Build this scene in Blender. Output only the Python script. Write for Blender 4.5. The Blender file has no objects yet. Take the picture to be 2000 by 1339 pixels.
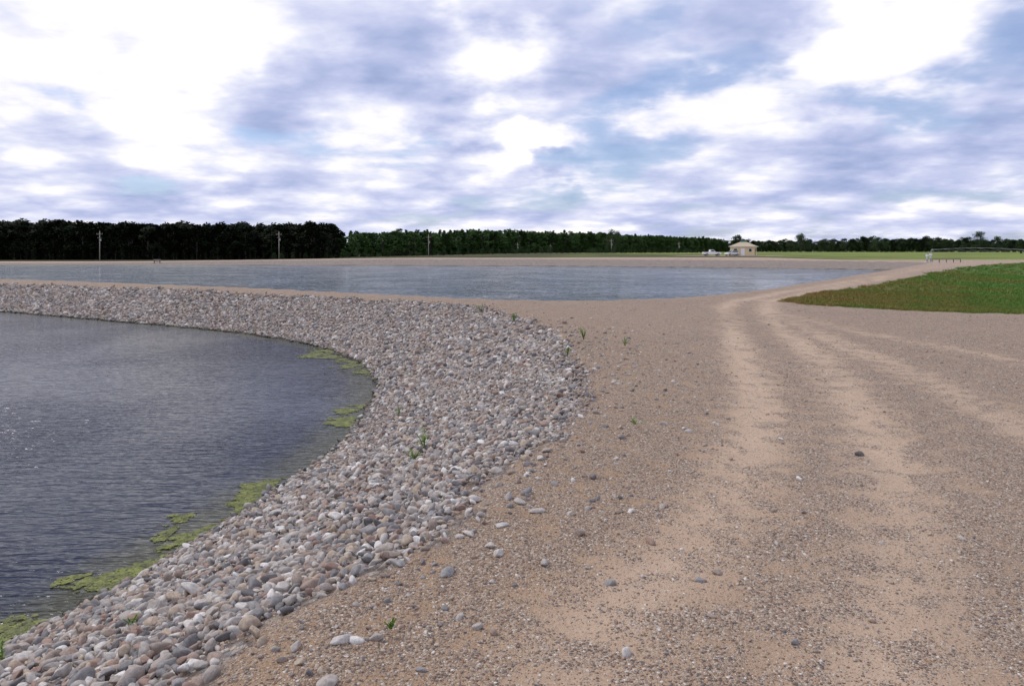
import bpy, bmesh, math, random
import numpy as np
from mathutils import Vector, Matrix, noise as mnoise
random.seed(7); rng=np.random.default_rng(11)
scene=bpy.context.scene
scene.view_settings.view_transform='Standard'; scene.view_settings.look='None'; scene.view_settings.exposure=0
W=1.1; EYE=1.65

# ------------------------------------------------------------ node helpers
class NT:
    def __init__(s,tree): s.t=tree; s.n=tree.nodes; s.l=tree.links
    def new(s,typ,**kw):
        nd=s.n.new(typ)
        for k,v in kw.items(): setattr(nd,k,v)
        return nd
    def put(s,sock,v):
        if isinstance(v,bpy.types.NodeSocket): s.l.new(v,sock)
        else:
            try: sock.default_value=v
            except Exception:
                sock.default_value=(*v,1.0) if len(v)==3 else v
    def math(s,op,a,b=None,c=None,clamp=False):
        nd=s.new('ShaderNodeMath',operation=op,use_clamp=clamp)
        s.put(nd.inputs[0],a)
        if b is not None: s.put(nd.inputs[1],b)
        if c is not None: s.put(nd.inputs[2],c)
        return nd.outputs[0]
    def vmath(s,op,a,b=None,scale=None):
        nd=s.new('ShaderNodeVectorMath',operation=op)
        s.put(nd.inputs[0],a)
        if b is not None: s.put(nd.inputs[1],b)
        if scale is not None: s.put(nd.inputs['Scale'],scale)
        return nd.outputs['Value'] if op in('DISTANCE','LENGTH','DOT_PRODUCT') else nd.outputs[0]
    def noise(s,vec,scale,detail=4,rough=.5,dist=0,out='Fac',dim='3D'):
        nd=s.new('ShaderNodeTexNoise',noise_dimensions=dim)
        s.put(nd.inputs['Vector'],vec); nd.inputs['Scale'].default_value=scale
        nd.inputs['Detail'].default_value=detail; nd.inputs['Roughness'].default_value=rough
        nd.inputs['Distortion'].default_value=dist
        return nd.outputs[out]
    def vor(s,vec,scale,feature='F1',rand=1):
        nd=s.new('ShaderNodeTexVoronoi',feature=feature,voronoi_dimensions='2D')
        s.put(nd.inputs['Vector'],vec); nd.inputs['Scale'].default_value=scale
        nd.inputs['Randomness'].default_value=rand
        return nd
    def mr(s,v,a,b,c=0,d=1,smooth=True):
        nd=s.new('ShaderNodeMapRange',interpolation_type='SMOOTHSTEP' if smooth else 'LINEAR')
        s.put(nd.inputs['Value'],v)
        for i,x in zip((1,2,3,4),(a,b,c,d)): s.put(nd.inputs[i],x)
        return nd.outputs[0]
    def mix(s,f,a,b,blend='MIX'):
        nd=s.new('ShaderNodeMix',data_type='RGBA',blend_type=blend)
        s.put(nd.inputs[0],f); s.put(nd.inputs[6],a); s.put(nd.inputs[7],b)
        return nd.outputs[2]
    def ramp(s,f,stops,interp='LINEAR'):
        nd=s.new('ShaderNodeValToRGB'); cr=nd.color_ramp; cr.interpolation=interp
        while len(cr.elements)<len(stops): cr.elements.new(0.5)
        for e,(p,c) in zip(cr.elements,stops): e.position=p; e.color=(*c,1)
        s.put(nd.inputs[0],f); return nd.outputs[0]
    def attr(s,name):
        return s.new('ShaderNodeAttribute',attribute_name=name).outputs['Fac']
def newmat(name):
    m=bpy.data.materials.new(name); m.use_nodes=True; m.node_tree.nodes.clear()
    nt=NT(m.node_tree); out=nt.new('ShaderNodeOutputMaterial'); p=nt.new('ShaderNodeBsdfPrincipled')
    nt.l.new(p.outputs[0],out.inputs[0]); return m,nt,p
def simple(name,col,rough=.6,var=.15,scale=3,metal=0):
    m,nt,p=newmat(name); g=nt.new('ShaderNodeNewGeometry').outputs['Position']
    f=nt.noise(g,scale,4,.6)
    c=nt.mix(f,tuple(x*(1-var) for x in col),tuple(min(1,x*(1+var)) for x in col))
    nt.put(p.inputs['Base Color'],c); p.inputs['Roughness'].default_value=rough; p.inputs['Metallic'].default_value=metal
    return m

# ------------------------------------------------------------ plan of the place (metres)
def smooth_line(pts,closed=False,n=6):
    P=[np.array(p,float) for p in pts]; out=[]; N=len(P)
    rngi=range(N if closed else N-1)
    for i in rngi:
        p0=P[(i-1)%N] if (closed or i>0) else P[i]; p1=P[i]; p2=P[(i+1)%N]; p3=P[(i+2)%N] if (closed or i+2<N) else p2
        for k in range(n):
            t=k/n
            out.append(.5*((2*p1)+(-p0+p2)*t+(2*p0-5*p1+4*p2-p3)*t*t+(-p0+3*p1-3*p2+p3)*t**3))
    if not closed: out.append(P[-1])
    return np.array(out)
shore1=[(-9,-30),(-5,-5),(-4.3,0),(-3.9,3),(-3.52,5.44),(-3.33,5.95),(-3.17,6.6),(-2.99,7.49),(-2.74,8.89),(-2.47,10.66),(-2.42,12.54),(-2.72,16.0),(-3.47,18.9),(-4.65,21.3),(-6.0,23.4),(-8.28,25.8),(-10.7,27.8),(-16.2,31.4),(-23.3,36),(-33,41.5),(-60,56.5),(-120,90)]
crest1=[(-5,-30),(-2,-5),(-1.4,0),(-1.2,2.2),(-1.07,3.02),(-.86,3.71),(-.43,4.49),(0,5.57),(.42,7.1),(.88,9.13),(1.2,12.2),(.87,17),(-.28,22.1),(-2.3,25.2),(-5.6,28.0),(-10.3,31.7),(-17.7,36.5),(-26,40.8),(-35,46),(-61,60.5),(-120,94)]
crest2=[(-120,98),(-61,64),(-34,49),(-26,44.2),(-17.7,39.4),(-10.3,34.3),(-5.4,30.4),(-2.2,27.9),(1.67,26.4),(4.9,27.3),(9.2,31.7),(16.8,43.5),(30.9,65.8),(44,87),(55,105),(57,114),(50,127),(35,139),(10,149),(-20,154),(-95,156),(-200,158)]
shore2=[(-120,102),(-60,68),(-33,52.5),(-25,48),(-16.5,43.2),(-8.6,38),(-3.7,33.8),(-0.6,31.2),(1.9,29.9),(3.4,30.4),(6.6,34.2),(13.9,45.5),(28,68),(41,89),(50,106),(49,113),(41,121),(22,133),(0,141),(-40,146),(-95,148),(-200,150)]
def poly(line,extra): return np.vstack([smooth_line(line),np.array(extra,float)])
C1=poly(crest1,[(-140,94),(-140,-30)]); S1=poly(shore1,[(-136,90),(-136,-30)])
C2=poly(crest2,[(-220,158),(-220,98)]); S2=poly(shore2,[(-216,150),(-216,102)])
grassP=np.vstack([smooth_line([(8.4,25.3),(9.4,27.3),(11.9,30.9),(21,43.5),(36,65.8),(54,90),(74,110),(130,139),(260,178)]),
   np.array([(260,-40),(70,0)],float),smooth_line([(40,14),(20,18.4),(13.3,20.6),(10.2,22.6),(8.9,23.9),(8.4,25.3)])])
tracks=[smooth_line(l) for l in (
 [(-.1,1),(.25,3.16),(1.29,5.02),(2.55,8.25),(3.8,13.4),(5.3,19.6),(7.1,25.4),(13,35),(24,51.5),(44,82),(62,105)],
 [(.9,1),(1.45,3.02),(2.45,5.0),(3.3,7.3),(4.7,12.2),(6.0,18.2),(7.7,24),(10,28.5),(16,38),(26.5,53)],
 [(5,3),(4.6,6.3),(5.25,10.2),(6.1,15.9),(7.0,21.5),(8.5,27)],
 [(12,4),(8.5,9.5),(7.2,15),(6.9,20)],
 [(2.5,1),(3.6,4),(5.4,7.3),(9,11.5),(20,16)])]
roadfar=smooth_line([(44,82),(62,105),(74,114),(130,143),(260,183),(500,240)])

def sdist(x,y,pl,closed=False):
    d=np.full(x.shape,1e18); n=len(pl); m=n if closed else n-1
    for i in range(m):
        ax,ay=pl[i]; bx,by=pl[(i+1)%n]; dx,dy=bx-ax,by-ay; L=dx*dx+dy*dy+1e-12
        t=np.clip(((x-ax)*dx+(y-ay)*dy)/L,0,1)
        d=np.minimum(d,(x-ax-t*dx)**2+(y-ay-t*dy)**2)
    return np.sqrt(d)
def inside(x,y,pl):
    r=np.zeros(x.shape,bool); n=len(pl)
    for i in range(n):
        ax,ay=pl[i]; bx,by=pl[(i+1)%n]
        if ay==by: continue
        c=((ay>y)!=(by>y))&(x<(bx-ax)*(y-ay)/(by-ay)+ax); r^=c
    return r
def sd(x,y,pl):
    d=sdist(x,y,pl,True); return np.where(inside(x,y,pl),d,-d)
LT=rng.random((256,256))
def vn(x,y,s):
    x=x*s; y=y*s; xi=np.floor(x).astype(np.int64); yi=np.floor(y).astype(np.int64)
    fx=x-xi; fy=y-yi; fx=fx*fx*(3-2*fx); fy=fy*fy*(3-2*fy)
    a=LT[xi&255,yi&255]; b=LT[(xi+1)&255,yi&255]; c=LT[xi&255,(yi+1)&255]; d=LT[(xi+1)&255,(yi+1)&255]
    return (a*(1-fx)+b*fx)*(1-fy)+(c*(1-fx)+d*fx)*fy-.5
def ss(a,b,v):
    t=np.clip((v-a)/(b-a),0,1); return t*t*(3-2*t)
def terrain(x,y):
    c1=sd(x,y,C1); s1=sd(x,y,S1); c2=sd(x,y,C2); s2=sd(x,y,S2); g=sd(x,y,grassP)
    tr=np.zeros(x.shape)
    for i,t in enumerate(tracks): tr=np.maximum(tr,np.exp(-(sdist(x,y,t)/.34)**2)*(1,.95,.8,.6,.6)[i])
    tr=tr*np.clip(.9+vn(x+31,y+7,.5)*.7+vn(x,y,2.2)*.4,0,1)
    P=vn(x,y,.35)*.05+vn(x+9,y+3,1.7)*.02+vn(x+5,y,6)*.012-tr*.012
    near=ss(60,30,y)*ss(-40,-20,x)*ss(60,30,x); P=P*near
    P=P-.8*ss(-15,-95,x)*ss(95,140,y)
    fz=-2.4*ss(30,-130,x)
    P=np.where(y>170,P*(1-ss(178,194,y))+fz*ss(178,194,y),P)
    P=P-np.where(g>0,np.minimum(g*.05,.8)*ss(0,2,g),0)
    z=P.copy()
    for c,s in((c1,s1),(c2,s2)):
        b=(c>0)&(s<=0); t=c/(c-s+1e-9); t=t*.92+.08*t*t
        z=np.where(b,P*(1-t)-W*t,z)
        z=np.where(s>0,-W-np.minimum(s*.3,1.4),z)
    return z,c1,s1,c2,s2,g,tr

def steps(regions,start):
    out=[start]; st=regions[0][1]
    for end,s0,gr,mx in regions:
        st=max(st,s0) if s0 else st
        while out[-1]<end:
            out.append(out[-1]+st); st=min(st*gr,mx)
    return out
xpos=steps([(8,.07,1,.07),(110,None,1.05,1.5),(5000,None,1.12,400)],0.0)
X=np.unique(np.round(np.array([-q for q in xpos]+xpos),5))
yf=steps([(12,.07,1,.07),(200,None,1.04,1.2),(7000,None,1.09,400)],2.0)
yb=steps([(400,.1,1.12,60)],-2.0)
Y=np.unique(np.round(np.array([-q for q in yb]+yf),5))
def gridmesh(name,X,Y,zf,keep=None):
    gx,gy=np.meshgrid(X,Y); x=gx.ravel(); y=gy.ravel(); nx,ny=len(X),len(Y)
    z,att=zf(x,y)
    i=np.arange(nx-1); j=np.arange(ny-1); ii,jj=np.meshgrid(i,j); a=(jj*nx+ii).ravel()
    F=np.stack([a,a+1,a+nx+1,a+nx],1)
    if keep is not None:
        k=keep(x,y); F=F[k[F].any(1)]
        used=np.unique(F); mp=np.zeros(len(x),np.int64); mp[used]=np.arange(len(used)); F=mp[F]
        x,y,z=x[used],y[used],z[used]; att={q:v[used] for q,v in att.items()}
    me=bpy.data.meshes.new(name); me.vertices.add(len(x)); me.vertices.foreach_set('co',np.stack([x,y,z],1).astype(np.float32).ravel())
    me.loops.add(F.size); me.loops.foreach_set('vertex_index',F.astype(np.int32).ravel())
    me.polygons.add(len(F)); me.polygons.foreach_set('loop_start',np.arange(0,F.size,4,dtype=np.int32))
    me.update(calc_edges=True); me.polygons.foreach_set('use_smooth',np.ones(len(F),bool))
    for q,v in att.items():
        at=me.attributes.new(q,'FLOAT','POINT'); at.data.foreach_set('value',v.astype(np.float32))
    ob=bpy.data.objects.new(name,me); scene.collection.objects.link(ob); return ob
def zf(x,y):
    z,c1,s1,c2,s2,g,tr=terrain(x,y)
    nz=vn(x,y,1.1)*.5+vn(x,y,3)*.25
    rip=np.maximum(ss(-.15,.35,c1+nz*.8),ss(-.2,.5,c2+nz*.5))
    rf=sdist(x,y,roadfar)
    field=np.where(x<58,ss(186,192,y),ss(136,144,y))*ss(3,4.5,rf)
    pad=np.exp(-((x-66)/16)**4-((y-243)/8)**4)
    field=field*(1-np.clip(pad*1.5,0,1))
    green=np.maximum(field,ss(-.15,.25,g+nz*.7))
    wet=np.maximum(ss(-.22,0,s1),ss(-.5,0,s2))
    verge=np.exp(-(np.minimum(c1+.5,0)/1.1)**2)*ss(30,14,y)*(s1<0)
    return z,dict(rip=rip,grass=green,field=field,track=tr*ss(.0,-.5,c1),wet=wet,verge=verge)
ground=gridmesh('ground',X,Y,zf)

# ------------------------------------------------------------ ground material
STONE=[(0,(.33,.26,.21)),(.10,(.42,.365,.32)),(.2,(.55,.50,.45)),(.28,(.22,.21,.21)),(.38,(.37,.27,.215)),(.46,(.45,.41,.37)),(.54,(.14,.135,.14)),(.62,(.62,.58,.53)),(.69,(.29,.28,.275)),(.79,(.33,.21,.16)),(.86,(.48,.38,.28)),(.96,(.80,.77,.72))]
m,nt,p=newmat('ground_surface')
pos=nt.new('ShaderNodeNewGeometry').outputs['Position']
rip=nt.attr('rip'); grs=nt.attr('grass'); fld=nt.attr('field'); trk=nt.attr('track'); wet=nt.attr('wet'); vrg=nt.attr('verge')
big=nt.noise(pos,.5,4,.6,dim='2D'); med=nt.noise(pos,3.5,5,.65,dim='2D'); fine=nt.noise(pos,60,4,.7,dim='2D')
sand=nt.mix(nt.mr(big,.3,.7),(.50,.355,.245),(.42,.305,.215))
sand=nt.mix(nt.math('MULTIPLY',vrg,.55),sand,(.46,.295,.165))
sand=nt.mix(nt.mr(fine,.3,.75),nt.mix(.6,sand,(.19,.13,.09)),sand)
sand=nt.mix(nt.math('MULTIPLY',trk,.85),sand,(.56,.415,.30))
def pebl(scale,thr,seed):
    v=nt.vor(nt.vmath('ADD',pos,(seed,seed*2,0)),scale); c=nt.new('ShaderNodeSeparateColor'); nt.put(c.inputs[0],v.outputs['Color'])
    rnd=c.outputs[0]; r2=c.outputs[1]
    m_=nt.math('MULTIPLY',nt.mr(v.outputs['Distance'],.40,.48,1,0),nt.math('GREATER_THAN',r2,thr))
    col=nt.ramp(rnd,[(0,(.22,.155,.12)),(.22,(.54,.43,.33)),(.42,(.35,.28,.225)),(.6,(.60,.50,.40)),(.72,(.17,.145,.14)),(.82,(.45,.29,.19)),(.95,(.78,.73,.65))],'CONSTANT')
    h=nt.math('MULTIPLY',m_,nt.math('SUBTRACT',.6,v.outputs['Distance']))
    return m_,col,h
pat=nt.mr(nt.math('SUBTRACT',med,nt.math('MULTIPLY',trk,.22)),.28,.55,.84,.06)
m1,c1_,h1=pebl(110,pat,0.3); m2,c2_,h2=pebl(58,nt.math('ADD',pat,.10),3.7)
gr=nt.mix(m1,sand,c1_); gr=nt.mix(m2,gr,c2_)
v=nt.vor(nt.vmath('ADD',pos,nt.vmath('SCALE',nt.noise(pos,6,2,.5,out='Color',dim='2D'),scale=.08)),11); sc=nt.new('ShaderNodeSeparateColor'); nt.put(sc.inputs[0],v.outputs['Color'])
stc=nt.ramp(sc.outputs[0],STONE,'CONSTANT')
stc=nt.mix(nt.mr(v.outputs['Distance'],.25,.62),stc,(.10,.08,.065))
stc=nt.mix(nt.math('MULTIPLY',nt.mr(nt.noise(pos,.9,3,.6,dim='2D'),.35,.7),.35),stc,(.38,.29,.21))
stc=nt.mix(.12,stc,(.4,.34,.3))
gf=nt.noise(pos,7,5,.75,dim='2D')
sx=nt.new('ShaderNodeSeparateXYZ'); nt.put(sx.inputs[0],pos)
def greencol(nt,pos,sx):
    gx=nt.math('ADD',sx.outputs[0],nt.math('MULTIPLY',sx.outputs[1],-.35))
    dens=nt.math('ADD',nt.mr(gx,-1,10,0.05,.68,False),nt.mr(nt.noise(pos,.22,4,.65,dim='2D'),.3,.7,-.25,.4))
    c=nt.ramp(dens,[(0,(.23,.15,.045)),(.3,(.18,.165,.036)),(.6,(.115,.175,.028)),(1,(.065,.20,.024))])
    return c
gcol=greencol(nt,pos,sx)
gcol=nt.mix(nt.mr(gf,.3,.65),nt.mix(.45,gcol,(.05,.05,.015)),gcol)
fc=nt.ramp(nt.math('ADD',nt.mr(sx.outputs[0],-60,120,0,.6),nt.mr(nt.noise(pos,.03,4,.6,dim='2D'),.3,.7,-.15,.3)),[(0,(.045,.045,.018)),(.4,(.07,.078,.025)),(.7,(.20,.24,.05)),(1,(.15,.26,.045))])
gcol=nt.mix(fld,gcol,fc)
edge=nt.mr(nt.math('ADD',rip,nt.math('MULTIPLY',nt.math('SUBTRACT',nt.noise(pos,5,3,.6,dim='2D'),.5),.7)),.35,.65)
col=nt.mix(edge,gr,stc)
ge=nt.mr(nt.math('ADD',grs,nt.math('MULTIPLY',nt.math('SUBTRACT',nt.noise(pos,4,4,.7,dim='2D'),.5),.8)),.4,.62)
col=nt.mix(ge,col,gcol)
col=nt.mix(nt.math('MULTIPLY',wet,.75),col,(.035,.035,.022))
nt.put(p.inputs['Base Color'],col); p.inputs['Roughness'].default_value=.92; p.inputs['Specular IOR Level'].default_value=.2
hs=nt.math('MULTIPLY',nt.math('SUBTRACT',.7,v.outputs['Distance']),nt.math('MULTIPLY',edge,.06))
hg=nt.math('ADD',nt.math('MULTIPLY',h1,.011),nt.math('MULTIPLY',h2,.018))
hg=nt.math('ADD',hg,nt.math('ADD',nt.math('MULTIPLY',fine,.010),nt.math('MULTIPLY',med,.045)))
H=nt.math('ADD',hs,nt.math('ADD',hg,nt.math('MULTIPLY',nt.math('MULTIPLY',gf,ge),.08)))
b=nt.new('ShaderNodeBump'); b.inputs['Strength'].default_value=1; b.inputs['Distance'].default_value=1; nt.put(b.inputs['Height'],H)
nt.l.new(b.outputs[0],p.inputs['Normal'])
ground.data.materials.append(m)

# ------------------------------------------------------------ water
def watermat(name,s1,a1,s2,a2,base,shal,rough,tint,aniso,ang,ior):
    m,nt,p=newmat(name); pos=nt.new('ShaderNodeNewGeometry').outputs['Position']
    mp=nt.new('ShaderNodeMapping'); nt.put(mp.inputs['Vector'],pos); mp.inputs['Rotation'].default_value=(0,0,math.radians(ang)); mp.inputs['Scale'].default_value=aniso
    n1=nt.noise(mp.outputs[0],s1,2,.5,.5,dim='2D'); n2=nt.noise(mp.outputs[0],s2,1,.5,.3,dim='2D'); gust=nt.mr(nt.noise(pos,.16,3,.5,dim='2D'),.35,.65,.5,1.1)
    h=nt.math('ADD',nt.math('MULTIPLY',n1,a1),nt.math('MULTIPLY',n2,a2)); h=nt.math('MULTIPLY',h,gust)
    b=nt.new('ShaderNodeBump'); b.inputs['Strength'].default_value=1; b.inputs['Distance'].default_value=1; nt.put(b.inputs['Height'],h); nt.l.new(b.outputs[0],p.inputs['Normal'])
    d=nt.math('ADD',nt.attr('shallow'),nt.math('MULTIPLY',nt.math('SUBTRACT',nt.noise(pos,2.2,4,.6,dim='2D'),.5),.7))
    nt.put(p.inputs['Base Color'],nt.mix(nt.mr(d,.2,1.0),base,shal))
    p.inputs['Roughness'].default_value=rough; p.inputs['IOR'].default_value=ior; p.inputs['Specular Tint'].default_value=(*tint,1)
    return m
def waterobj(name,S,xs,ys,reach):
    def f(x,y):
        s=sd(x,y,S); return np.full(x.shape,-W),dict(shallow=ss(reach,0,s))
    return gridmesh(name,xs,ys,f,keep=lambda x,y: sd(x,y,S)>-.6)
xs1=np.array([-v for v in steps([(6,.15,1,.15),(140,None,1.06,4)],1.0)[::-1]]); xs1=np.append(xs1,[-.5,0]); ys1=np.array(steps([(24,.15,1,.15),(95,None,1.06,3)],2.0)); ys1=np.append(np.arange(-32,2,1.0),ys1)
w1=waterobj('pond_water',S1,xs1,ys1,1.2)
w1.data.materials.append(watermat('pond_water_near',4.4,.036,13,.010,(.006,.012,.032),(.048,.048,.024),.13,(.58,.70,1.0),(.5,2.1,1),14,1.24))
w2=waterobj('pond_water',S2,np.arange(-217,60,2.0),np.arange(28,152,1.5),3)
w2.data.materials.append(watermat('pond_water_far',.9,.42,2.6,.16,(.018,.045,.062),(.06,.06,.045),.10,(.46,.72,.92),(.7,1.2,1),20,1.25))

# ------------------------------------------------------------ instancing
def proto_collection(name,objs):
    c=bpy.data.collections.new(name)
    for o in objs: c.objects.link(o)
    return c
def scatter(name,co,rot,scl,idx,coll,mat=None):
    me=bpy.data.meshes.new(name); n=len(co); me.vertices.add(n); me.vertices.foreach_set('co',np.asarray(co,np.float32).ravel())
    a=me.attributes.new('rot','FLOAT_VECTOR','POINT'); a.data.foreach_set('vector',np.asarray(rot,np.float32).ravel())
    a=me.attributes.new('scl','FLOAT_VECTOR','POINT'); a.data.foreach_set('vector',np.asarray(scl,np.float32).ravel())
    a=me.attributes.new('idx','INT','POINT'); a.data.foreach_set('value',np.asarray(idx,np.int32))
    ob=bpy.data.objects.new(name,me); scene.collection.objects.link(ob)
    ng=bpy.data.node_groups.new(name+'_scatter','GeometryNodeTree')
    ng.interface.new_socket('Geometry',in_out='INPUT',socket_type='NodeSocketGeometry'); ng.interface.new_socket('Geometry',in_out='OUTPUT',socket_type='NodeSocketGeometry')
    N=ng.nodes; L=ng.links
    gi=N.new('NodeGroupInput'); go=N.new('NodeGroupOutput'); ip=N.new('GeometryNodeInstanceOnPoints'); ci=N.new('GeometryNodeCollectionInfo')
    ci.inputs['Collection'].default_value=coll; ci.inputs['Separate Children'].default_value=True; ci.inputs['Reset Children'].default_value=True
    def na(nm,t):
        q=N.new('GeometryNodeInputNamedAttribute'); q.data_type=t; q.inputs['Name'].default_value=nm; return q.outputs['Attribute']
    e=N.new('FunctionNodeEulerToRotation'); L.new(na('rot','FLOAT_VECTOR'),e.inputs[0])
    L.new(gi.outputs[0],ip.inputs['Points']); L.new(ci.outputs[0],ip.inputs['Instance']); ip.inputs['Pick Instance'].default_value=True
    L.new(na('idx','INT'),ip.inputs['Instance Index']); L.new(e.outputs[0],ip.inputs['Rotation']); L.new(na('scl','FLOAT_VECTOR'),ip.inputs['Scale'])
    L.new(ip.outputs[0],go.inputs[0])
    md=ob.modifiers.new('scatter','NODES'); md.node_group=ng
    return ob
def stone_protos(pref,mat,n,sub):
    out=[]
    for i in range(n):
        bm=bmesh.new(); bmesh.ops.create_icosphere(bm,subdivisions=sub,radius=.5)
        off=Vector((random.random()*50,random.random()*50,0)); sx,sy,sz=1,random.uniform(.62,.9),random.uniform(.45,.72)
        planes=[(Vector((random.gauss(0,1),random.gauss(0,1),random.gauss(0,1))).normalized(),random.uniform(.26,.40)) for _ in range(7)]
        for q in bm.verts:
            d=mnoise.noise(q.co*1.9+off)*.26+mnoise.noise(q.co*4.3+off)*.06
            c=q.co*(1+d)
            for pn,pd in planes:
                e=c.dot(pn)-pd
                if e>0: c=c-pn*e*.85
            q.co=Vector((c.x*sx,c.y*sy,c.z*sz))*1.15
        for f in bm.faces: f.smooth=True
        me=bpy.data.meshes.new(f'{pref}_{i}'); bm.to_mesh(me); bm.free(); me.materials.append(mat)
        out.append(bpy.data.objects.new(f'{pref}_{i}',me))
    return out
def stonemat(name,ramp,dark=1):
    m,nt,p=newmat(name); oi=nt.new('ShaderNodeObjectInfo'); pos=nt.new('ShaderNodeTexCoord').outputs['Object']; wp=nt.new('ShaderNodeNewGeometry').outputs['Position']
    c=nt.ramp(oi.outputs['Random'],[(a,tuple(x*dark for x in b)) for a,b in ramp],'CONSTANT')
    n=nt.noise(nt.vmath('ADD',pos,nt.vmath('SCALE',wp,scale=3.0)),5,3,.65)
    c=nt.mix(nt.mr(n,.3,.75),nt.mix(.4,c,(.10,.08,.07)),nt.mix(.12,c,(.62,.57,.51)))
    z=nt.new('ShaderNodeSeparateXYZ'); nt.put(z.inputs[0],wp)
    c=nt.mix(nt.mr(z.outputs[2],-W+.0,-W+.08,.85,0),c,(.03,.032,.02))
    nt.put(p.inputs['Base Color'],c); p.inputs['Roughness'].default_value=.75; p.inputs['Specular IOR Level'].default_value=.3
    return m
sm=stonemat('river_stone',STONE); pm=stonemat('pebble',[(0,(.28,.20,.15)),(.22,(.50,.40,.30)),(.42,(.34,.275,.22)),(.6,(.56,.47,.38)),(.72,(.20,.175,.17)),(.82,(.43,.29,.19)),(.95,(.74,.69,.62))])
SP=proto_collection('stone_shapes',stone_protos('stone_shape',sm,9,3)); PP=proto_collection('pebble_shapes',stone_protos('pebble_shape',pm,6,2))
def jit(x0,x1,y0,y1,s,j=.45):
    gx,gy=np.meshgrid(np.arange(x0,x1,s),np.arange(y0,y1,s)); gx=gx.ravel(); gy=gy.ravel()
    return gx+rng.uniform(-j,j,gx.shape)*s, gy+rng.uniform(-j,j,gx.shape)*s
# riprap stones
cos=[];scs=[]
for (x0,x1,y0,y1,s,mean,lift) in ((-5,3,1.5,14,.040,.044,.0),(-5,3,1.5,14,.058,.053,.022),(-14,3,14,30,.058,.068,.0),(-14,3,14,30,.09,.076,.028),
      (-30,-13.9,26,46,.08,.092,.0),(-30,-13.9,26,46,.12,.10,.03),(-14,-5,30,36,.08,.092,.02)):
    x,y=jit(x0,x1,y0,y1,s)
    k=(x>-.70*y-1.2); x,y=x[k],y[k]
    z,c1,s1,c2,s2,g,tr=terrain(x,y)
    nz=vn(x,y,1.1)*.5+vn(x,y,3)*.25+vn(x,y,9)*.2
    pr=ss(-.05,.60,c1+nz*1.0)*(s1<.05+vn(x,y,2.5)*.2)
    pr=np.maximum(pr,.07*np.exp(np.minimum(c1,0)/.6)*(s1<0)*(c1>-2.5)*ss(24,14,y)); pr=np.where(c2>-.4,pr*ss(-.05,-.5,c2),pr)
    k=rng.random(x.shape)<pr*(.97 if lift==0 else .8); x,y,z=x[k],y[k],z[k]; cc=c1[k]
    size=mean*np.clip(np.exp(rng.normal(0,.33,x.shape)),.45,1.9)*np.where(cc<.1,.75,1)
    z=z+size*rng.uniform(.02,.22,x.shape)+np.where(cc>.15,lift*rng.uniform(.4,1.2,x.shape),0)
    cos.append(np.stack([x,y,z],1)); scs.append(size)
co=np.vstack(cos); sz=np.concatenate(scs); n=len(co); print('stones',n)
rot=np.stack([rng.normal(0,.45,n),rng.normal(0,.45,n),rng.uniform(0,6.28,n)],1)
scatter('riprap_stones',co,rot,np.stack([sz*rng.uniform(1,1.35,n),sz,sz*rng.uniform(.85,1.25,n)],1),rng.integers(0,9,n),SP)
# loose pebbles on the gravel
cos=[];scs=[]
for (x0,x1,y0,y1,s,mean,q0) in ((-2.2,6,2.2,8,.034,.011,1),(-2.2,6,2.2,8,.15,.018,.6),(-1,9,8,15,.065,.016,1),(-1,10,8,20,.4,.026,.5),(-1,14,15,26,.18,.024,.7)):
    x,y=jit(x0,x1,y0,y1,s,.6); z,c1,s1,c2,s2,g,tr=terrain(x,y)
    nz=vn(x,y,.8)+vn(x,y,2.6)*.8+vn(x,y,.3)*.6
    pr=np.clip(.5+nz*.9,.08,1)*(1-.85*tr)*(c1<.5)*(c2<-.3)*(g<.1)*q0
    pr=np.maximum(pr,(c1>-.8)*(c1<.5)*.8)
    k=rng.random(x.shape)<pr; x,y,z=x[k],y[k],z[k]; size=mean*np.clip(np.exp(rng.normal(0,.36,x.shape)),.4,2.2)
    cos.append(np.stack([x,y,z+size*rng.uniform(-.1,.15,x.shape)],1)); scs.append(size)
co=np.vstack(cos); sz=np.concatenate(scs); n=len(co); print('pebbles',n)
rot=np.stack([rng.normal(0,.3,n),rng.normal(0,.3,n),rng.uniform(0,6.28,n)],1)
scatter('gravel',co,rot,np.stack([sz*1.15,sz,sz],1),rng.integers(0,6,n),PP)
ex=[(-.72,3.35,.075),(-.70,3.02,.09),(-.33,4.05,.08),(-.60,4.20,.08),(.95,4.0,.045),(-.05,4.75,.07),(.05,5.2,.09),(.16,5.0,.07),(-.25,4.62,.08),(.3,5.6,.07),(.9,3.6,.04),(2.6,4.6,.045),(-.9,3.3,.06)]
ex=np.array(ex); z=terrain(ex[:,0],ex[:,1])[0]; n=len(ex)
scatter('loose_stones',np.stack([ex[:,0],ex[:,1],z+ex[:,2]*.12],1),np.stack([np.zeros(n),np.zeros(n),rng.uniform(0,6,n)],1),np.stack([ex[:,2]*1.3,ex[:,2],ex[:,2]*.8],1),rng.integers(0,9,n),SP)

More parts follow.
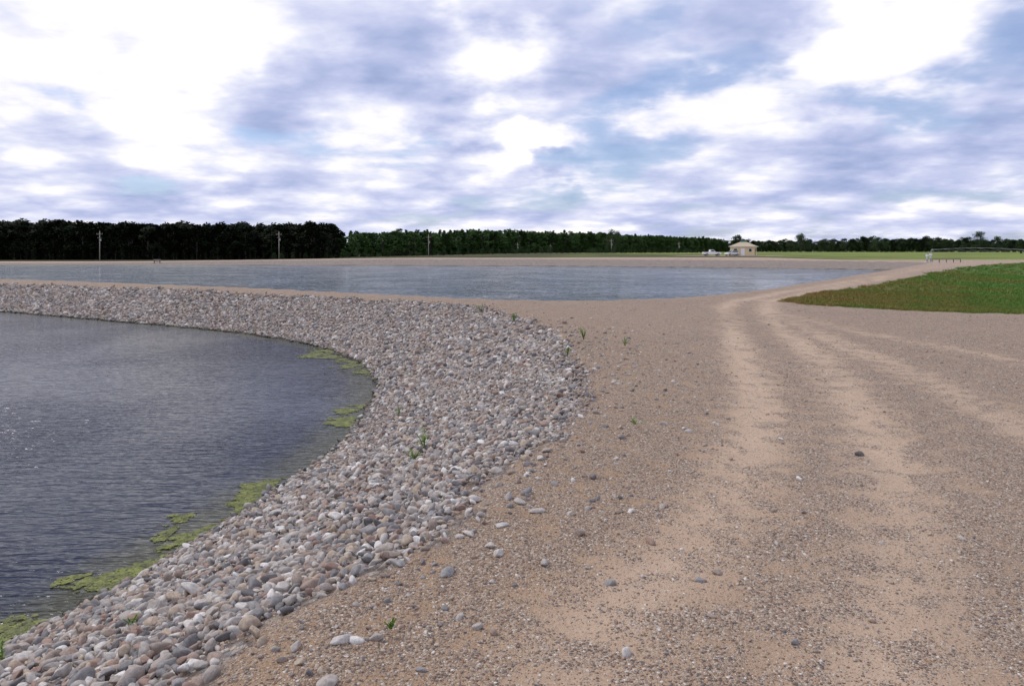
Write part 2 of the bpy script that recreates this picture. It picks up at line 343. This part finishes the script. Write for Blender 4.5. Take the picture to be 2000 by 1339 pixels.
# ------------------------------------------------------------ algae
m,nt,p=newmat('algae'); pos=nt.new('ShaderNodeNewGeometry').outputs['Position']
nt.put(p.inputs['Base Color'],nt.mix(nt.mr(nt.noise(pos,9,4,.7),.3,.7),(.05,.06,.012),(.22,.24,.04))); p.inputs['Roughness'].default_value=.6
def algae(specs):
    xs=[];ys=[];sz=[]
    for (x0,x1,y0,y1,wd,thr,n,s) in specs:
        x=rng.uniform(x0,x1,n); y=rng.uniform(y0,y1,n); s1=sd(x,y,S1)
        ny=(y-(y0+y1)/2)/((y1-y0)/2)
        wl=wd*(1-ny**2)*np.clip(.8+vn(x*0+2,y,1.6)*1.5,.1,1.5)
        nz=vn(x,y,3)+vn(x+4,y,8)*.7+vn(x,y,22)*.5
        k=(s1>-.02)&(s1<wl+nz*wd*.8)&(nz>thr); xs.append(x[k]); ys.append(y[k]); sz.append(np.full(k.sum(),s))
    x=np.concatenate(xs);y=np.concatenate(ys);s=np.concatenate(sz)*np.exp(rng.normal(0,.4,len(x))); print('algae',len(x))
    V=[];F=[]
    for i in range(len(x)):
        a0=rng.uniform(0,6.28); k=5; zz=-W+.003+rng.uniform(0,.004); base=len(V)
        for q in range(k):
            r=s[i]*rng.uniform(.6,1.1); a=a0+q*6.283/k; V.append((x[i]+r*math.cos(a),y[i]+r*math.sin(a),zz+rng.uniform(-.002,.002)))
        F.append(list(range(base,base+k)))
    me=bpy.data.meshes.new('pond_algae'); me.from_pydata(V,[],F); me.materials.append(m)
    o=bpy.data.objects.new('pond_algae',me); scene.collection.objects.link(o)
algae([(-4.6,-3.0,4.8,7.2,.55,-.35,44000,.011),(-3.8,-2.8,6.9,8.2,.26,-.3,18000,.011),(-3.8,-2.5,8.1,9.9,.46,-.25,30000,.012),(-4.1,-3.3,7.4,8.5,.95,.12,8000,.012),
  (-3.4,-2.2,12.2,14.4,.62,-.15,15000,.02),(-4.8,-3.0,17.2,19.4,.8,-.02,13000,.025),(-6.6,-3.8,19.4,22.6,.9,-.02,17000,.027)])

# ------------------------------------------------------------ grass & weeds
def leafmat(name,c1,c2,sc=6):
    m,nt,p=newmat(name); pos=nt.new('ShaderNodeNewGeometry').outputs['Position']
    nt.put(p.inputs['Base Color'],nt.mix(nt.mr(nt.noise(pos,sc,3,.6),.3,.7),c1,c2)); p.inputs['Roughness'].default_value=.65; p.inputs['Specular IOR Level'].default_value=.25
    return m
m,nt,p=newmat('grass_blades'); pos=nt.new('ShaderNodeNewGeometry').outputs['Position']; sx=nt.new('ShaderNodeSeparateXYZ'); nt.put(sx.inputs[0],pos)
oi=nt.new('ShaderNodeObjectInfo'); c=greencol(nt,pos,sx); c=nt.mix(nt.mr(oi.outputs['Random'],0,1,.0,.3),c,(.30,.24,.07))
nt.put(p.inputs['Base Color'],c); p.inputs['Roughness'].default_value=.7; p.inputs['Specular IOR Level'].default_value=.2
gm=m
def tuft(name,n,h,spread,mat,w=.01):
    V=[];F=[]
    for i in range(n):
        a=random.uniform(0,6.28); r=random.uniform(0,spread); x,y=r*math.cos(a),r*math.sin(a); hh=h*random.uniform(.5,1.1); lx,ly=random.gauss(0,.35)*hh,random.gauss(0,.35)*hh
        b=random.uniform(0,6.28); dx,dy=w*math.cos(b),w*math.sin(b); k=len(V)
        V+=[(x-dx,y-dy,0),(x+dx,y+dy,0),(x+lx*.4+dx*.7,y+ly*.4+dy*.7,hh*.6),(x+lx*.4-dx*.7,y+ly*.4-dy*.7,hh*.6),(x+lx,y+ly,hh)]
        F+=[(k,k+1,k+2,k+3),(k+3,k+2,k+4)]
    me=bpy.data.meshes.new(name); me.from_pydata(V,[],F); me.materials.append(mat); return bpy.data.objects.new(name,me)
GP=proto_collection('grass_shapes',[tuft(f'grass_tuft_{i}',30,1,1.1,gm,.05) for i in range(5)])
cos=[];scs=[]
for (x0,x1,y0,y1,s,h) in ((8,26,17,34,.15,.055),(8,50,30,60,.38,.085),(20,90,55,110,1.0,.13)):
    x,y=jit(x0,x1,y0,y1,s,.6); k=x<.8*y+4; x,y=x[k],y[k]; z,c1,s1,c2,s2,g,tr=terrain(x,y)
    k=(g+vn(x,y,1.3)*.5>0.05)&(rng.random(x.shape)<.85); x,y,z=x[k],y[k],z[k]
    cos.append(np.stack([x,y,z],1)); scs.append(h*rng.uniform(.6,1.25,x.shape)*(.8+.8*(vn(x,y,.3)+.5)))
co=np.vstack(cos); sz=np.concatenate(scs); n=len(co); print('grass',n)
scatter('grass',co,np.stack([np.zeros(n),np.zeros(n),rng.uniform(0,6.28,n)],1),np.stack([sz*1.8,sz*1.8,sz],1),rng.integers(0,5,n),GP)
wm=leafmat('weed_leaves',(.07,.15,.025),(.20,.30,.05),30)
def weed(x,y,h,spread):
    V=[];F=[]; z0=float(terrain(np.array([x]),np.array([y]))[0][0])
    ns=random.randint(4,7)
    for i in range(ns):
        a=random.uniform(0,6.28); lean=random.uniform(.1,.9)*spread; hh=h*random.uniform(.5,1)
        px=[(0,0,0),(math.cos(a)*lean*.5,math.sin(a)*lean*.5,hh*.6),(math.cos(a)*lean,math.sin(a)*lean,hh)]
        k=len(V); w=.004
        for q in px: V+=[(q[0]-w,q[1],q[2]),(q[0]+w,q[1],q[2])]
        F+=[(k,k+1,k+3,k+2),(k+2,k+3,k+5,k+4)]
        for j in range(9):
            t=random.uniform(.15,1); q=Vector((math.cos(a)*lean*t,math.sin(a)*lean*t,hh*t)); b=random.uniform(0,6.28); L=h*random.uniform(.16,.30); ww=L*.26
            d=Vector((math.cos(b),math.sin(b),random.uniform(-.1,.6))).normalized(); s=d.cross(Vector((0,0,1))).normalized()*ww; k=len(V)
            V+=[tuple(q),tuple(q+d*L*.5+s),tuple(q+d*L),tuple(q+d*L*.5-s)]; F+=[(k,k+1,k+2,k+3)]
    me=bpy.data.meshes.new('weed_plant'); me.from_pydata(V,[],F); me.materials.append(wm)
    o=bpy.data.objects.new('weed_plant',me); o.location=(x,y,z0+.03); scene.collection.objects.link(o)
for a in [(1.28,14.2,.24,.15),(1.9,13.4,.15,.12),(.9,12.9,.15,.08),(-.95,8.6,.22,.1),(-1.0,8.1,.13,.10),(1.15,7.45,.07,.17),(-.85,22.3,.25,.2),(.05,19.4,.25,.15),(-3.2,5.0,.13,.1),(-2.2,4.6,.08,.06),(-.52,3.42,.05,.04),(-1.7,12.0,.16,.06)]: weed(*a)

# ------------------------------------------------------------ trees
barkm=simple('bark',(.06,.048,.038),.9,.3,2)
def treemat(name,c1,c2):
    m,nt,p=newmat(name); oi=nt.new('ShaderNodeObjectInfo'); pos=nt.new('ShaderNodeNewGeometry').outputs['Position']
    f=nt.math('ADD',nt.math('MULTIPLY',oi.outputs['Random'],.6),nt.mr(nt.noise(pos,.35,3,.6),.3,.7,0,.5))
    nt.put(p.inputs['Base Color'],nt.mix(f,c1,c2)); p.inputs['Roughness'].default_value=.8; p.inputs['Specular IOR Level'].default_value=.1
    return m
tshade=treemat('forest_leaves_cloud_shade',(.006,.009,.004),(.012,.019,.007)); tgreen=treemat('forest_leaves',(.022,.048,.013),(.055,.11,.025)); tmid=treemat('tree_leaves',(.018,.034,.013),(.040,.068,.022))  # first, near-black leaf colour has the cloud shadow over the left forest painted in
def tree(name,h,wd,mat,conifer=False,nl=900,base=.12,ls=.55):
    bm=bmesh.new()
    def limb(a,b,ra,rb,k=6):
        a=Vector(a);b=Vector(b);d=(b-a).normalized(); u=d.orthogonal().normalized(); w=d.cross(u)
        A=[bm.verts.new(a+(u*math.cos(t*6.283/k)+w*math.sin(t*6.283/k))*ra) for t in range(k)]; B=[bm.verts.new(b+(u*math.cos(t*6.283/k)+w*math.sin(t*6.283/k))*rb) for t in range(k)]
        for i in range(k): bm.faces.new((A[i],A[(i+1)%k],B[(i+1)%k],B[i]))
    limb((0,0,-.3),(0,0,h*.45),h*.02,h*.014); limb((0,0,h*.45),(.1,0,h*.92),h*.014,h*.004)
    cl=[]
    if conifer:
        for i in range(26):
            t=random.uniform(base,1)**.9; r=wd*.5*(1-t)*1.1+.15; a=random.uniform(0,6.28); e=(math.cos(a)*r*.7,math.sin(a)*r*.7,h*t)
            limb((0,0,h*t*.98),e,.05,.02,4); cl.append((Vector(e),r*.55+.3,.5))
        cl.append((Vector((0,0,h*.97)),.3,1.5))
    else:
        for i in range(20):
            a=random.uniform(0,6.28); t=random.uniform(0,1); zc=h*(base+.12+(.98-base-.18)*t); pr=math.sin(math.pi*min(1,max(.12,(t*.85+.12))))**.6
            r=wd*.5*pr*random.uniform(.45,.85); e=(math.cos(a)*r,math.sin(a)*r,zc)
            limb((0,0,max(h*.2,zc-h*.2)),e,h*.007,h*.003,4); cl.append((Vector(e),wd*random.uniform(.14,.24),.75))
        cl.append((Vector((random.uniform(-1,1),0,h*.9)),wd*.2,.7))
    nb=len(bm.faces)
    for i in range(nl):
        c,r,fl=random.choice(cl); d=Vector((random.gauss(0,1),random.gauss(0,1),random.gauss(0,1))).normalized()*r*random.uniform(.35,1.05); d.z*=fl; q=c+d
        u=Vector((random.gauss(0,1),random.gauss(0,1),random.gauss(0,.6))).normalized(); w=u.orthogonal().normalized(); s=ls*random.uniform(.5,1.2)
        vs=[bm.verts.new(q+u*s*.5),bm.verts.new(q+w*s*.35),bm.verts.new(q-u*s*.5),bm.verts.new(q-w*s*.35)]; bm.faces.new(vs)
    me=bpy.data.meshes.new(name); bm.to_mesh(me); bm.free(); me.materials.append(barkm); me.materials.append(mat)
    mi=np.ones(len(me.polygons),np.int32); mi[:nb]=0; me.polygons.foreach_set('material_index',mi)
    return me
def protos(n,*a,**k): return [bpy.data.objects.new(f'{a[0]}_{i}',tree(f'{a[0]}_{i}',*a[1:],**k)) for i in range(n)]
TD=proto_collection('forest_shaded_trees',protos(5,'forest_tree',16,9,tshade,nl=1500,base=.0,ls=1.0))
TG=proto_collection('plantation_trees',protos(3,'plantation_pine',14,6,tgreen,conifer=True,nl=900,base=.05,ls=.9)+protos(3,'plantation_tree',14,8,tgreen,nl=1100,base=.0,ls=.95))
TM=proto_collection('hedgerow_trees',protos(5,'hedgerow_tree',13,10,tmid,nl=1200,base=.0,ls=.9))
def forest(name,line,step,rows,rowgap,hs,coll,ni,var=.12,zoff=0,wide=1.1):
    L=smooth_line(line); seg=np.hypot(*np.diff(L,axis=0).T); cum=np.concatenate([[0],np.cumsum(seg)]); pts=[]
    for r in range(rows):
        for s in np.arange(0,cum[-1],step):
            q=s+random.uniform(-.4,.4)*step; x=np.interp(q,cum,L[:,0]); y=np.interp(q,cum,L[:,1]); pts.append((x+random.uniform(-1,1)*step*.3,y+r*rowgap+random.uniform(-1,1)*rowgap*.4,q/cum[-1]))
    pts=np.array(pts); z=terrain(pts[:,0],pts[:,1])[0]; n=len(pts); s=np.interp(pts[:,2],np.linspace(0,1,len(hs)),hs)*(1+rng.normal(0,var,n)*.6+vn(pts[:,0],pts[:,1],.03)*var*2)
    scatter(name,np.stack([pts[:,0],pts[:,1],z+zoff],1),np.stack([np.zeros(n),np.zeros(n),rng.uniform(0,6.28,n)],1),np.stack([s*wide,s*wide,s],1),rng.integers(0,ni,n),coll)
forest('forest_tree_line',[(-520,330),(-260,335),(-170,345),(-84,352)],3.4,6,6,[.98,.96,1.0,.98],TD,5,.08,0,1.25)
forest('forest_undergrowth',[(-520,325),(-260,330),(-170,340),(-80,347)],2.6,5,6,[.42,.40,.42],TD,5,.3,-1.4,.8)
forest('forest_tree_line',[(-112,425),(-60,450),(20,530),(110,660),(235,880)],4.0,5,7,[.98,1.0,1.0,.98,1.0],TG,6,.08)
forest('forest_undergrowth',[(-112,418),(-60,443),(20,523),(110,650),(235,870)],3.5,3,6,[.4,.4,.42],TG,6,.3,-1.2,1.0)
forest('forest_tree_line',[(225,870),(330,830),(480,760),(900,640)],6,3,9,[.85,.8,.9,.95],TM,5,.3)
forest('forest_tree_line',[(260,1150),(520,1080),(900,900)],7,3,9,[1.1,1.1,1.1],TM,5,.2)
forest('forest_undergrowth',[(225,865),(330,825),(480,755),(900,635)],4,2,6,[.4,.4,.4],TM,5,.3,-1,.9)
forest('shrub_row',[(-100,338),(-20,372),(60,430),(140,560)],4,2,10,[.17,.2,.18,.2],TM,5,.4)
def single(u,yy,h,w):
    x=(u)*yy; me=tree('oak_tree',h,w,tmid,nl=2600,base=.05,ls=.8); o=bpy.data.objects.new('oak_tree',me); z=float(terrain(np.array([x]),np.array([yy]))[0][0]); o.location=(x,yy,z); scene.collection.objects.link(o)
for a in [(.127,520,15.2,14),(.283,640,14.3,12),(.363,680,15.5,16),(.392,700,12,10),(.46,720,13.5,13),(.588,640,17,14),(.61,650,13,11),(.655,620,12.5,12)]: single(*a)

# ------------------------------------------------------------ built objects helpers
def link(me,name,parent,mat,loc=(0,0,0),rot=(0,0,0)):
    me.materials.append(mat); o=bpy.data.objects.new(name,me); o.parent=parent; o.location=loc; o.rotation_euler=rot; scene.collection.objects.link(o); return o
def box(name,parent,mat,c,s,rot=(0,0,0),bev=0):
    bm=bmesh.new(); bmesh.ops.create_cube(bm,size=1)
    for q in bm.verts: q.co=Vector((q.co.x*s[0],q.co.y*s[1],q.co.z*s[2]))
    if bev: bmesh.ops.bevel(bm,geom=bm.edges[:],offset=bev,segments=2,affect='EDGES')
    me=bpy.data.meshes.new(name); bm.to_mesh(me); bm.free(); return link(me,name,parent,mat,c,rot)
def cyl(name,parent,mat,a,b,r,r2=None,k=14):
    a=Vector(a);b=Vector(b); bm=bmesh.new(); bmesh.ops.create_cone(bm,cap_ends=True,segments=k,radius1=r,radius2=r if r2 is None else r2,depth=(b-a).length)
    M=Matrix.Translation((a+b)/2)@(b-a).to_track_quat('Z','Y').to_matrix().to_4x4(); bmesh.ops.transform(bm,matrix=M,verts=bm.verts)
    for f in bm.faces: f.smooth=len(f.verts)==4
    me=bpy.data.meshes.new(name); bm.to_mesh(me); bm.free(); return link(me,name,parent,mat)
def empty(name,loc,rz=0):
    o=bpy.data.objects.new(name,None); o.location=loc; o.rotation_euler=(0,0,rz); scene.collection.objects.link(o); return o
def prism(name,parent,mat,pts,w,bev=.04,taper=None):
    bm=bmesh.new(); A=[bm.verts.new((x,-w/2,z)) for x,z in pts]; B=[bm.verts.new((x,w/2,z)) for x,z in pts]; n=len(pts)
    bm.faces.new(A[::-1]); bm.faces.new(B)
    for i in range(n): bm.faces.new((A[i],A[(i+1)%n],B[(i+1)%n],B[i]))
    if taper:
        for q in bm.verts:
            if q.co.z>taper[0]: q.co.y*=taper[1]
    bmesh.ops.recalc_face_normals(bm,faces=bm.faces[:])
    if bev: bmesh.ops.bevel(bm,geom=bm.edges[:],offset=bev,segments=2,affect='EDGES')
    me=bpy.data.meshes.new(name); bm.to_mesh(me); bm.free(); return link(me,name,parent,mat)
def gz(x,y): return float(terrain(np.array([float(x)]),np.array([float(y)]))[0][0])
wood=simple('weathered_wood',(.34,.30,.26),.85,.2,2); galv=simple('galvanised_steel',(.40,.41,.42),.5,.1,3,.3); dkm=simple('dark_metal',(.05,.05,.055),.5); white=simple('white_paint',(.80,.80,.80),.35,.03); glass=simple('window_glass',(.02,.025,.03),.08,.1); tyre=simple('tyre_rubber',(.02,.02,.02),.85); wallm=simple('cream_siding',(.68,.55,.33),.7,.06); roofm=simple('tan_roof',(.46,.38,.25),.6,.08); trim=simple('white_trim',(.75,.74,.70),.5,.04); grn=simple('green_metal',(.14,.28,.25),.5); silver=simple('silver_paint',(.62,.64,.64),.3,.03); porc=simple('insulator',(.3,.2,.16),.3); conc=simple('concrete',(.45,.43,.40),.85,.12)
# utility poles
def pole(x,y,h,zb,mat=wood):
    e=empty('utility_pole',(x,y,zb)); cyl('shaft',e,mat,(0,0,-.5),(0,0,h),.19,.12)
    box('crossarm',e,mat,(0,-.2,h-1.0),(2.2,.14,.14)); box('lower_crossarm',e,mat,(0,-.2,h-2.2),(1.4,.14,.12))
    for dx in(-1.0,-.4,.4,1.0): cyl('insulator',e,porc,(dx,-.2,h-.9),(dx,-.2,h-.6),.08,.05,8)
    cyl('top_insulator',e,porc,(0,0,h),(0,0,h+.35),.09,.05,8)
    cyl('transformer',e,galv,(.38,-.1,h-3.6),(.38,-.1,h-2.7),.2)
for u,y,top,b in ((195,283,452,509),(545,311,453,502),(837,335,459,500),(1011,500,475,499),(1194,440,467,499),(1326,520,473,498),(1075,520,478,498)):
    x=(u-1000)/1555*y; zb=gz(x,y); zt=EYE+(489-top)/1555*y; pole(x,y,zt-zb,zb)
# pump house
hx,hy=71.5,246; e=empty('pump_house',(hx,hy,gz(hx,hy)),math.radians(-24))
box('foundation',e,conc,(0,0,.0),(7.5,5.9,.3)); box('walls',e,wallm,(0,0,1.5),(7.2,5.6,2.7))
bm=bmesh.new(); hw,hd,ov=3.6,2.8,.4
B=[bm.verts.new(v) for v in((-hw-ov,-hd-ov,2.85),(hw+ov,-hd-ov,2.85),(hw+ov,hd+ov,2.85),(-hw-ov,hd+ov,2.85))]; T=[bm.verts.new((-.9,0,4.3)),bm.verts.new((.9,0,4.3))]
for f in((B[0],B[1],T[1],T[0]),(B[1],B[2],T[1]),(B[2],B[3],T[0],T[1]),(B[3],B[0],T[0])): bm.faces.new(f)
bm.faces.new(B[::-1]); me=bpy.data.meshes.new('roof'); bm.to_mesh(me); bm.free(); link(me,'roof',e,roofm)
box('fascia',e,trim,(0,-hd-ov-.02,2.84),(8.0,.06,.2)); box('fascia_side',e,trim,(hw+ov+.02,0,2.84),(.06,6.4,.2))
box('ridge_vent',e,grn,(0,0,4.4),(2.0,.5,.35),bev=.05)
box('door_frame',e,trim,(.2,-2.83,1.25),(1.2,.08,2.3)); box('door',e,white,(.2,-2.88,1.2),(.95,.06,2.1)); box('window_frame',e,trim,(-2.0,-2.83,1.7),(1.2,.08,1.1)); box('window',e,glass,(-2.0,-2.88,1.7),(1.0,.06,.9))
box('window_frame_b',e,trim,(2.4,-2.83,1.7),(1.0,.08,1.1)); box('window_b',e,glass,(2.4,-2.88,1.7),(.8,.06,.9))
box('side_door',e,dkm,(3.64,-1.2,1.2),(.08,1.1,2.1)); box('side_louvre',e,dkm,(3.64,1.2,1.8),(.08,1.2,.9))
# pickup
def wheels(e,xs,w,r):
    for x in xs:
        for s in(-1,1):
            cyl('wheel',e,tyre,(x,s*(w/2-.22),r),(x,s*(w/2+.02),r),r,k=20); cyl('hub',e,galv,(x,s*(w/2+.02),r),(x,s*(w/2+.045),r),r*.55,k=12)
tx,ty=61.2,244; e=empty('pickup_truck',(tx,ty,gz(tx,ty)),math.radians(4))
prism('body',e,white,[(-2.75,.55),(-2.8,1.12),(-.65,1.15),(.95,1.15),(2.5,1.05),(2.75,.85),(2.75,.5),(2.4,.42),(-2.6,.45)],1.9,.05)
prism('cab',e,white,[(-.75,1.16),(-.65,1.85),(.35,1.88),(1.05,1.16)],1.75,.05,(1.5,.86))
for s in(-1,1):
    prism('side_window',e,glass,[(-.55,1.25),(-.48,1.72),(.28,1.75),(.8,1.25)],.03,0).location=(0,s*.83,0)
box('bed_floor',e,dkm,(-1.75,0,1.165),(1.9,1.6,.03)); box('front_bumper',e,galv,(2.8,0,.6),(.15,1.85,.25),bev=.03); box('rear_bumper',e,galv,(-2.85,0,.6),(.12,1.8,.2),bev=.03)
prism('windscreen',e,glass,[(.50,1.75),(.98,1.24),(1.0,1.26),(.53,1.79)],1.4,0)
wheels(e,(-1.75,1.75),1.9,.4)
e=empty('parked_car',(67.2,243.5,gz(67.2,243.5)),math.radians(205))
prism('body',e,silver,[(-2.25,.5),(-2.3,.95),(-.9,1.02),(1.0,1.0),(2.1,.88),(2.25,.6),(2.2,.35),(-2.2,.35)],1.8,.05)
prism('cabin',e,silver,[(-2.1,.98),(-1.85,1.6),(.2,1.66),(1.1,1.0)],1.65,.05,(1.3,.85))
for s in(-1,1): prism('side_window',e,glass,[(-1.85,1.08),(-1.65,1.5),(.1,1.55),(.75,1.08)],.03,0).location=(0,s*.78,0)
prism('windscreen',e,glass,[(.4,1.54),(1.0,1.08),(1.03,1.10),(.44,1.58)],1.3,0)
wheels(e,(-1.4,1.4),1.8,.34)
# centre pivot irrigation
e=empty('irrigation_pivot',(0,0,0)); a=Vector((240,455,-.4)); d=Vector((50,-16,0)).normalized(); SPN=46
for k in range(5):
    p0=a+d*SPN*k; p1=a+d*SPN*(k+1); prev=None; prevl=None
    for i in range(9):
        t=i/8; q=p0.lerp(p1,t)+Vector((0,0,2.5+math.sin(math.pi*t)*.9)); ql=p0.lerp(p1,t)+Vector((0,0,1.7+1.2*abs(.5-t)))
        if prev: cyl('span_pipe',e,galv,prev,q,.08,k=6); cyl('truss_rod',e,galv,prevl,ql,.035,k=5); cyl('truss_web',e,galv,prev,ql,.03,k=5)
        prev,prevl=q,ql
    n=Vector((d.y,-d.x,0))
    for s in(-1,1):
        cyl('tower_leg',e,galv,p1+Vector((0,0,2.5)),p1+d*s*1.7+Vector((0,0,.5)),.06,k=6); cyl('tower_wheel',e,tyre,p1+d*s*1.7+n*-.15+Vector((0,0,.6)),p1+d*s*1.7+n*.15+Vector((0,0,.6)),.6,k=14)
    cyl('tower_beam',e,galv,p1+d*-1.7+Vector((0,0,.9)),p1+d*1.7+Vector((0,0,.9)),.06,k=6)
for s in((-1,-1),(1,-1),(-1,1),(1,1)): cyl('pivot_leg',e,galv,a+Vector((s[0]*1.3,s[1]*1.3,0)),a+Vector((0,0,2.9)),.07,k=6)
# valve station near the pond corner
def valve(x,y,h):
    e=empty('valve_post',(x,y,gz(x,y))); cyl('base',e,conc,(0,0,-.1),(0,0,.15),.3); cyl('stem',e,galv,(0,0,0),(0,0,h*.75),.10); cyl('flange',e,galv,(0,0,h*.42),(0,0,h*.47),.2); box('gear_box',e,white,(0,0,h*.82),(.3,.28,.26),bev=.03)
    bpy.ops.mesh.primitive_torus_add(major_radius=.22,minor_radius=.025,major_segments=20,minor_segments=6); o=bpy.context.object; o.name='handwheel'; o.parent=e; o.location=(0,0,h); o.data.materials.append(galv); cyl('spindle',e,galv,(0,0,h*.85),(0,0,h+.02),.03)
valve(56.3,108,1.2); valve(57.3,109,1.3)
e=empty('pipe_rail',(60,110,gz(60,110)),math.radians(10))
for i in range(5): cyl('post',e,dkm,(-2.2+i*1.1,0,-.1),(-2.2+i*1.1,0,.45),.05)
cyl('rail',e,dkm,(-2.2,0,.42),(2.2,0,.42),.04)
e=empty('outlet_frame',(-67.5,151.5,gz(-67.5,151.5)+.05))
for s in(-1,1): box('side_post',e,dkm,(s*.55,0,.3),(.12,.12,.8))
box('top_plank',e,wood,(0,0,.66),(1.35,.3,.1)); box('lower_plank',e,wood,(0,0,.3),(1.0,.08,.12))

# ------------------------------------------------------------ camera, sun, sky
cam=bpy.data.objects.new('camera',bpy.data.cameras.new('camera')); scene.collection.objects.link(cam); scene.camera=cam
cam.location=(0,0,EYE); cam.rotation_euler=(math.radians(90),0,0); cam.data.sensor_width=36; cam.data.lens=28; cam.data.shift_y=-.0903; cam.data.clip_end=12000; cam.data.clip_start=.05
sel,saz=math.radians(50),math.radians(-65)
S=bpy.data.objects.new('sun',bpy.data.lights.new('sun','SUN')); scene.collection.objects.link(S); S.data.energy=1.8; S.data.angle=math.radians(9); S.data.color=(1,.94,.85)
sdv=Vector((math.sin(saz)*math.cos(sel),math.cos(saz)*math.cos(sel),math.sin(sel))); S.rotation_euler=sdv.to_track_quat('Z','Y').to_euler()
w=bpy.data.worlds.new('World'); scene.world=w; w.use_nodes=True; w.node_tree.nodes.clear(); nt=NT(w.node_tree)
out=nt.new('ShaderNodeOutputWorld'); bg=nt.new('ShaderNodeBackground'); nt.l.new(bg.outputs[0],out.inputs[0]); bg.inputs[1].default_value=.1
sky=nt.new('ShaderNodeTexSky',sky_type='NISHITA'); sky.sun_disc=False; sky.sun_elevation=sel; sky.sun_rotation=saz
D=nt.new('ShaderNodeTexCoord').outputs['Generated']; sp=nt.new('ShaderNodeSeparateXYZ'); nt.put(sp.inputs[0],D)
zz=nt.math('ADD',nt.math('MAXIMUM',sp.outputs[2],0),.18)
cb=nt.new('ShaderNodeCombineXYZ'); nt.put(cb.inputs[0],nt.math('DIVIDE',sp.outputs[0],zz)); nt.put(cb.inputs[1],nt.math('DIVIDE',sp.outputs[1],zz))
P=cb.outputs[0]; D2=nt.vmath('MULTIPLY',D,(1,1,2.0))
n1=nt.noise(nt.vmath('ADD',P,(7,3,0)),1.7,5,.52,.25,dim='2D')
n3=nt.noise(nt.vmath('ADD',P,(3,31,0)),1.3,4,.5,dim='2D')
bil=nt.noise(nt.vmath('ADD',P,(11,3,7)),4.0,4,.52,.15,dim='2D')
pw=nt.vmath('ADD',P,nt.vmath('SCALE',nt.noise(P,6,3,.55,out='Color',dim='2D'),scale=.32))
pv=nt.new('ShaderNodeTexVoronoi',feature='SMOOTH_F1',voronoi_dimensions='2D'); nt.put(pv.inputs['Vector'],pw); pv.inputs['Scale'].default_value=2.6; pv.inputs['Smoothness'].default_value=.35
puff=nt.math('SUBTRACT',.40,pv.outputs['Distance'])
val=nt.math('ADD',nt.math('MULTIPLY',nt.math('SUBTRACT',n1,.5),1.6),nt.math('MULTIPLY',nt.math('SUBTRACT',bil,.5),.85))
val=nt.math('ADD',val,nt.math('MULTIPLY',puff,1.05))
wn=nt.noise(D2,10,4,.58,out='Color')
Dw=nt.vmath('ADD',D,nt.vmath('SCALE',nt.vmath('SUBTRACT',wn,(.5,.5,.5)),scale=.14)); Dw=nt.vmath('MULTIPLY',Dw,(1,1,1.9))
blobs=[(70,40,.24,.62),(380,20,.14,.38),(180,130,.10,.3),(970,105,.09,.8),(1720,110,.13,.85),(1420,200,.12,.45),(1020,285,.075,1.0),(700,235,.11,.45),(330,270,.08,.5),(1290,225,.07,.35),
 (640,165,.16,-.35),(1300,40,.22,-.42),(1850,250,.19,-.38),(900,262,.07,-.6),(1085,330,.05,-.7),(1980,80,.12,-.2)]
for u,vv,r,am in blobs:
    d=Vector(((u-1000)/1555,1,(489-vv)/1555)).normalized(); d.z*=1.9
    q=nt.vmath('DISTANCE',Dw,tuple(d)); val=nt.math('ADD',val,nt.mr(q,r*1.25,r*.25,0,am))
lit=nt.math('MULTIPLY_ADD',val,.5,.565,clamp=True)
cc=nt.ramp(lit,[(0,(.29,.37,.61)),(.22,(.41,.48,.74)),(.40,(.55,.60,.85)),(.54,(.69,.72,.93)),(.66,(.83,.85,.99)),(.77,(1.0,.985,1.03)),(.92,(1.12,1.08,1.06))])
cc=nt.vmath('SCALE',cc,scale=10)
gap=nt.math('MULTIPLY',nt.mr(n3,.50,.64),nt.mr(lit,.72,.42))
colr=nt.mix(nt.math('MULTIPLY',gap,.45),cc,nt.vmath('MULTIPLY',sky.outputs[0],(.95,1.15,1.4)))
nt.put(bg.inputs[0],colr)
